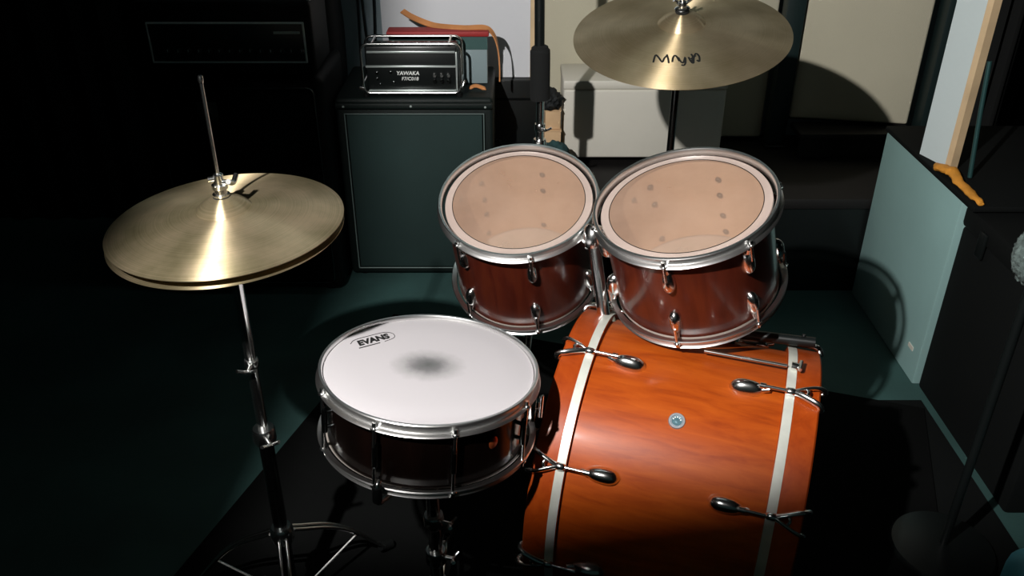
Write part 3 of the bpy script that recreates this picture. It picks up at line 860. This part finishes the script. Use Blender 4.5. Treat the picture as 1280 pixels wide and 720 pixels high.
# tan strap draped over the case
def ribbon(bm, pts, w, th, wdir):
    pts = [Vector(p) for p in pts]; wd = Vector(wdir).normalized(); n = len(pts); R0 = []
    for i, p in enumerate(pts):
        d = (pts[min(i + 1, n - 1)] - pts[max(i - 1, 0)]).normalized(); ww = (wd - d * wd.dot(d)).normalized(); nn = d.cross(ww)
        R0.append([bm.verts.new(p + s * ww * w / 2 + q * nn * th / 2) for s, q in ((-1, -1), (1, -1), (1, 1), (-1, 1))])
    for a, c in zip(R0, R0[1:]):
        for k in range(4): bm.faces.new((a[k], a[(k + 1) % 4], c[(k + 1) % 4], c[k]))
    bm.faces.new(R0[0][::-1]); bm.faces.new(R0[-1])
    return bm
b = ribbon(NB(), smoothpath([(-.352, 2.89, .828), (-.32, 2.87, .814), (-.27, 2.84, .801), (-.23, 2.82, .7965), (-.15, 2.80, .7958), (-.085, 2.80, .7965), (-.058, 2.80, .775), (-.045, 2.80, .735), (-.040, 2.80, .68), (-.040, 2.80, .627)], 5), .020, .004, (0, 1, .6))
tag(obj('strap', b, LEATHER), 'orange tan leather strap draped over the red lid of the grey case', 'strap')
b = NB(); tube(b, smoothpath([(-.135, 2.70, .633), (-.115, 2.705, .640), (-.095, 2.70, .636), (-.082, 2.69, .632)], 4), [.004] + [.0085] * 10 + [.004, .003], 10, .7)
tag(obj('coiled_strap', b, LEATHER), 'small tan leather scrap on the cabinet to the right of the chrome framed amplifier', 'leather scrap')

# clutter between the cabinet and the white box, on the riser
for (x0, x1, y0, y1, z0, z1, lab) in ((.108, .160, 2.62, 2.72, .336, .375, 'lowest small tan cardboard box of the pile left of the white box'),
                                      (.106, .160, 2.74, 2.86, .336, .480, 'middle tan cardboard box of the pile left of the white box'),
                                      (.108, .158, 2.75, 2.85, .481, .545, 'top tan cardboard box of the pile left of the white box')):
    t = thing('cardboard_box', lab, 'box', ((x0 + x1) / 2, (y0 + y1) / 2, z0), 'cardboard boxes left of the white box')
    partw('body', box(NB(), x0, x1, y0, y1, z0, z1 - .004, .002), CARD, t)
    partw('lid', box(NB(), x0 - .002, x1 + .002, y0 - .002, y1 + .002, z1 - .0039, z1, .001), CARD, t)


def lump(name, mat, c, s, label, cat, seed=0, amp=.25, fr=3.5, flat=True):
    b = NB(); bmesh.ops.create_icosphere(b, subdivisions=4, radius=1)
    for v in b.verts:
        d = v.co.normalized(); k = 1 + amp * noise.noise(d * fr + Vector((seed, seed * .7, 0))) + amp * .4 * noise.noise(d * fr * 3 + Vector((0, seed, 0)))
        v.co = Vector((d.x * s[0] * k, d.y * s[1] * k, d.z * s[2] * k))
        if flat and v.co.z < -s[2] * .72: v.co.z = -s[2] * .72
    o = obj(name, b, mat, None, T(c[0], c[1], c[2] + s[2] * .72), angle=80)
    return tag(o, label, cat)


lump('cloth_bundle', TEALCL, (.132, 2.66, .376), (.055, .04, .055), 'dark teal cloth bundle lying against the tan cardboard boxes', 'cloth', 3)
lump('black_cap', GIG, (.122, 2.78, .546), (.040, .05, .035), 'crumpled black cloth on top of the tan cardboard boxes', 'cloth', 9, .35)
lump('work_glove', OCHRE, (.040, 3.04 - .28, .0), (.03, .03, .02), 'x', 'glove') if False else None

# white box on the riser
t = thing('white_box', 'off-white rectangular box on the riser behind the crash cymbal stand', 'box', (.44, 2.9, .3355))
partw('body', box(NB(), .168, .700, 2.800, 3.00, .362, .598, .008, 3), WHITEP, t)
partw('lid', box(NB(), .166, .702, 2.798, 3.002, .5985, .628, .006, 2), WHITEP, t)
for x in (.20, .66):
    for y in (2.83, 2.96): partw('foot', lathe(NB(), [(0, .027), (.014, .027), (.012, 0), (0, 0)], 12, M=T(x, y, .3355)), RUBBER, t)

# cream panels leaning on the back wall
def panel(x0, y0, x1, y1, z0, z1, label):
    t = thing('acoustic_panel', label, 'panel', ((x0 + x1) / 2, (y0 + y1) / 2, z0), 'cream panels on the riser')
    d = Vector((x1 - x0, y1 - y0, 0)); L = d.length; m = frame((x0, y0, 0), (0, 0, 1), d)
    obj('cloth_face', box(NB(), .004, L - .004, -.006, .02, z0 + .012, z1, .008, 3), CREAM, t, m)
    obj('frame', box(NB(), 0, L, .0205, .05, z0, z1 + .006), BROWN, t, m)
    return t
panel(.105, 3.05, .905, 3.045, .336, 1.50, 'wide cream cloth panel directly behind the crash cymbal')
panel(.975, 3.00, 1.372, 2.925, .425, 1.50, 'cream cloth panel right of the crash cymbal between two dark posts')
for x0, x1, lab in ((-2.28, -1.24, 'added black sheet darkening the back wall left of the black amplifier stack'), (1.62, 2.08, 'added black sheet darkening the back wall right of the tall white board'),):  # black sheets added to make the lit back wall dark
    b = NB(); cols = []
    for i in range(61):
        x = x0 + (x1 - x0) * i / 60
        y = 3.085 - .018 * math.sin(i * .9) - .006 * math.sin(i * 2.3)
        cols.append([b.verts.new((x, y + dy, z)) for dy, z in ((0, .01), (0, 2.4), (.004, 2.4), (.004, .01))])
    for p, q in zip(cols, cols[1:]):
        for k in range(4): b.faces.new((p[k], p[(k + 1) % 4], q[(k + 1) % 4], q[k]))
    b.faces.new(cols[0]); b.faces.new(cols[-1][::-1])
    tag(obj('shade_sheet', b, FELT), lab, 'shade_sheet')
# dark posts between them
for x0, x1, y0, y1, lab, z0 in ((.905, .968, 2.965, 3.02, 'dark upright post between the two cream panels', .3355), (1.385, 1.432, 2.86, 2.93, 'dark upright post between the right cream panel and the tall white board', .3355)):
    t = thing('wooden_post', lab, 'post', ((x0 + x1) / 2, (y0 + y1) / 2, z0), 'dark posts by the cream panels')
    partw('upright', box(NB(), x0, x1, y0, y1, z0 + .012, 1.55, .004), pm('teal_black_paint', (.008, .02, .02), .5), t)
    partw('foot_plate', box(NB(), x0 - .01, x1 + .01, y0 - .012, y1 + .012, z0, z0 + .0115, .002), BLACK, t)
t = thing('wooden_bench', 'low dark brown wooden ledge under the right cream panel', 'ledge', (1.17, 2.93, .3355))
partw('top', box(NB(), .985, 1.375, 2.86, 2.99, .405, .424, .003), BROWN, t)
partw('front', box(NB(), .990, 1.370, 2.868, 2.885, .336, .4048), BROWN, t)

# pale cabinet at the right, with the tall white board on it
t = thing('low_cabinet', 'pale teal low cabinet at the right with a dark gap along its top edge', 'cabinet', (1.35, 2.0, 0))
partw('body', box(NB(), 1.122, 1.62, 2.005, 2.515, 0, .558, .006), PALEGREEN, t)
partw('top', box(NB(), 1.117, 1.625, 1.94, 2.52, .5605, .576, .004), RUBBER, t)
partw('label_tag', box(NB(), 1.1195, 1.1219, 2.045, 2.075, .085, .097), WHITEP, t, 'small white tag')
d = Vector((.035, -.114, 0)); L = .1195; m = frame((1.124, 2.287, 0), (0, 0, 1), d)
t = thing('tall_board', 'tall narrow white board with pale wooden edge standing on the teal cabinet', 'board', (1.14, 2.23, .577))
obj('panel', box(NB(), 0, L - .020, 0, .02, .577, 1.55), pm('cool_white_paint', (.66, .76, .77), .55, var=.03, vscale=3), t, m)
obj('edge_strip', box(NB(), L - .0195, L, -.002, .022, .577, 1.55), EDGEW, t, m, label='pale wooden edge')
tag(obj('metal_rod', tube(NB(), [(1.186, 2.118, .578), (1.180, 2.14, .74), (1.176, 2.155, .87)], .006, 10), pm('dark_teal_metal', (.03, .09, .09), .4, .4)), 'thin dark teal metal rod leaning beside the tall white board', 'rod')
b = NB(); P = smoothpath([(1.128, 2.185, .584), (1.132, 2.15, .588), (1.140, 2.12, .592), (1.136, 2.08, .586), (1.136, 2.03, .583), (1.136, 1.98, .582), (1.136, 1.945, .581)], 5)
tube(b, P, [.005 + .009 * math.sin(PI * min(1, (i + 1) / 12)) + (.009 if i > 8 else .005) * (1 - (i / len(P)) ** 4) for i in range(len(P))], 12, .62)
for v in b.verts: v.co += Vector((1, 0, 1)) * .004 * noise.noise(v.co * 45); v.co.z = max(v.co.z, .577)
tag(obj('leather_strap', b, OCHRE), 'ochre orange crumpled leather strap on the edge of the teal cabinet', 'strap')

t = thing('storage_trunk', 'black trunk standing against the near side of the pale teal cabinet', 'trunk', (1.40, 1.73, 0))
partw('body', box(NB(), 1.135, 1.68, 1.50, 1.999, 0.0, .50, .01), RUBBER, t)
partw('lid', box(NB(), 1.130, 1.685, 1.495, 2.0, .501, .556, .01), RUBBER, t)
for y in (1.62, 1.88): partw('lid_clasp', box(NB(), 1.122, 1.1299, y - .015, y + .015, .47, .535, .002), BLACK, t)
# fleece covered microphone at the right edge and blue bag in the corner
mx_, my_ = .942, 1.385
t = thing('microphone_stand', 'black stand with a grey fleece covered microphone at the right edge of the picture', 'microphone', (mx_, my_, .008))
b = NB(); bmesh.ops.create_icosphere(b, subdivisions=5, radius=1)
for v in b.verts:
    d = v.co.normalized(); k = 1 + .12 * noise.noise(d * 14) + .10 * noise.noise(d * 30)
    v.co = Vector((d.x * .044 * k, d.y * .044 * k, d.z * .062 * k))
obj('windscreen', b, FUR, t, T(mx_, my_, .738), label='grey fleece windscreen', angle=80)
partw('pole', tube(NB(), [(mx_, my_, .02), (mx_, my_, .69)], .009, 12), BLACK, t)
partw('round_base', lathe(NB(), [(0, .022), (.05, .020), (.105, .012), (.11, .004), (.11, 0), (0, 0)], 40, M=T(mx_, my_, .0085)), BLACK, t)
b = NB(); box(b, -.15, .15, -.10, .10, 0, .20, .05, 5)
for v in b.verts:
    v.co += Vector((1, 1, 1)) * .010 * noise.noise(v.co * 11)
    v.co.z = max(v.co.z, 0)
t = thing('duffel_bag', 'blue nylon bag on the floor in the bottom right corner', 'bag', (1.095, 1.13, .009))
obj('body', b, BLUEBAG, t, T(1.095, 1.13, .009), angle=80)
partw('carry_handle', tube(NB(), smoothpath([(1.03, 1.13, .20), (1.05, 1.13, .25), (1.14, 1.13, .25), (1.16, 1.13, .20)], 5), .007, 10, .5), BLACK, t)

# ------------------------------------------------------------------ light
def aim(o, p, q):
    o.location = p; o.rotation_euler = (Vector(q) - Vector(p)).to_track_quat('-Z', 'Y').to_euler()
KP = Vector((-.58, .15, 1.92))
L = bpy.data.lights.new('key_lamp', 'POINT'); L.energy = 235; L.color = (1, .965, .93); L.shadow_soft_size = .018
o = bpy.data.objects.new('key_lamp', L); C.objects.link(o); o.location = KP
# added unseen hood around the key light, shaped to cut its beam
nlow, nleft, nright, nup = Vector((-.03, .84, .532)), Vector((.93, -.08, -.06)), Vector((-.5, .866, 0)), Vector((0, -.05, -1))
cd = [nlow.cross(nleft), nright.cross(nlow), nup.cross(nright), nleft.cross(nup)]
cd = [(v.normalized() if v.y > 0 else -v.normalized()) for v in cd]
mouth = [KP + d * .36 for d in cd]
cen = sum(cd, Vector()).normalized()
back = [KP - cen * .05 + (d - cen * d.dot(cen)).normalized() * .055 for d in cd]
rear = [KP - cen * .12 + (d - cen * d.dot(cen)).normalized() * .030 for d in cd]
hl = thing('beam_cutting_hood', 'added unseen black hood above and in front of the drum kit, cutting the light', 'light_blocker', tuple(KP + Vector((0, 0, .12))))
b = NB(); R0 = []
for ring in (rear, back, mouth):
    R0.append([b.verts.new(p) for p in ring])
for p, q in zip(R0, R0[1:]):
    for k in range(4): b.faces.new((p[k], p[(k + 1) % 4], q[(k + 1) % 4], q[k]))
b.faces.new(R0[0])
hood = partw('hood', b, BLACK, hl)
sm = hood.modifiers.new('thickness', 'SOLIDIFY'); sm.thickness = .003; sm.offset = 0
partw('hanging_rod', tube(NB(), [tuple(KP - cen * .11), (KP.x - .03, KP.y - .12, KP.z + .12), (KP.x - .03, KP.y - .12, 2.70)], .008, 12), BLACK, hl)
L = bpy.data.lights.new('added_glint_light', 'AREA'); L.energy = 1.0; L.size = 1.3; L.size_y = .12; L.shape = 'RECTANGLE'; L.color = (.80, 1, .97)  # added, unseen area light that gives chrome and cymbals their highlights
o = bpy.data.objects.new('added_glint_light', L); C.objects.link(o)
aim(o, (.1, 2.3, 2.6), (.1, 2.2, 0))
w = bpy.data.worlds.new('World'); scn.world = w; w.use_nodes = True
w.node_tree.nodes['Background'].inputs[0].default_value = (.35, .75, .72, 1)
w.node_tree.nodes['Background'].inputs[1].default_value = .012

cam = bpy.data.cameras.new('camera'); co = bpy.data.objects.new('camera', cam); C.objects.link(co)
cam.sensor_width = 36; cam.lens = 36 * 1100 / 1280; cam.clip_start = .02
co.location = (0, 0, 1.47); co.rotation_euler = (R_(60), 0, 0)
scn.camera = co
scn.view_settings.view_transform = 'Standard'; scn.view_settings.look = 'None'
scn.view_settings.gamma = 1; scn.view_settings.use_curve_mapping = False
scn.view_settings.exposure = 0
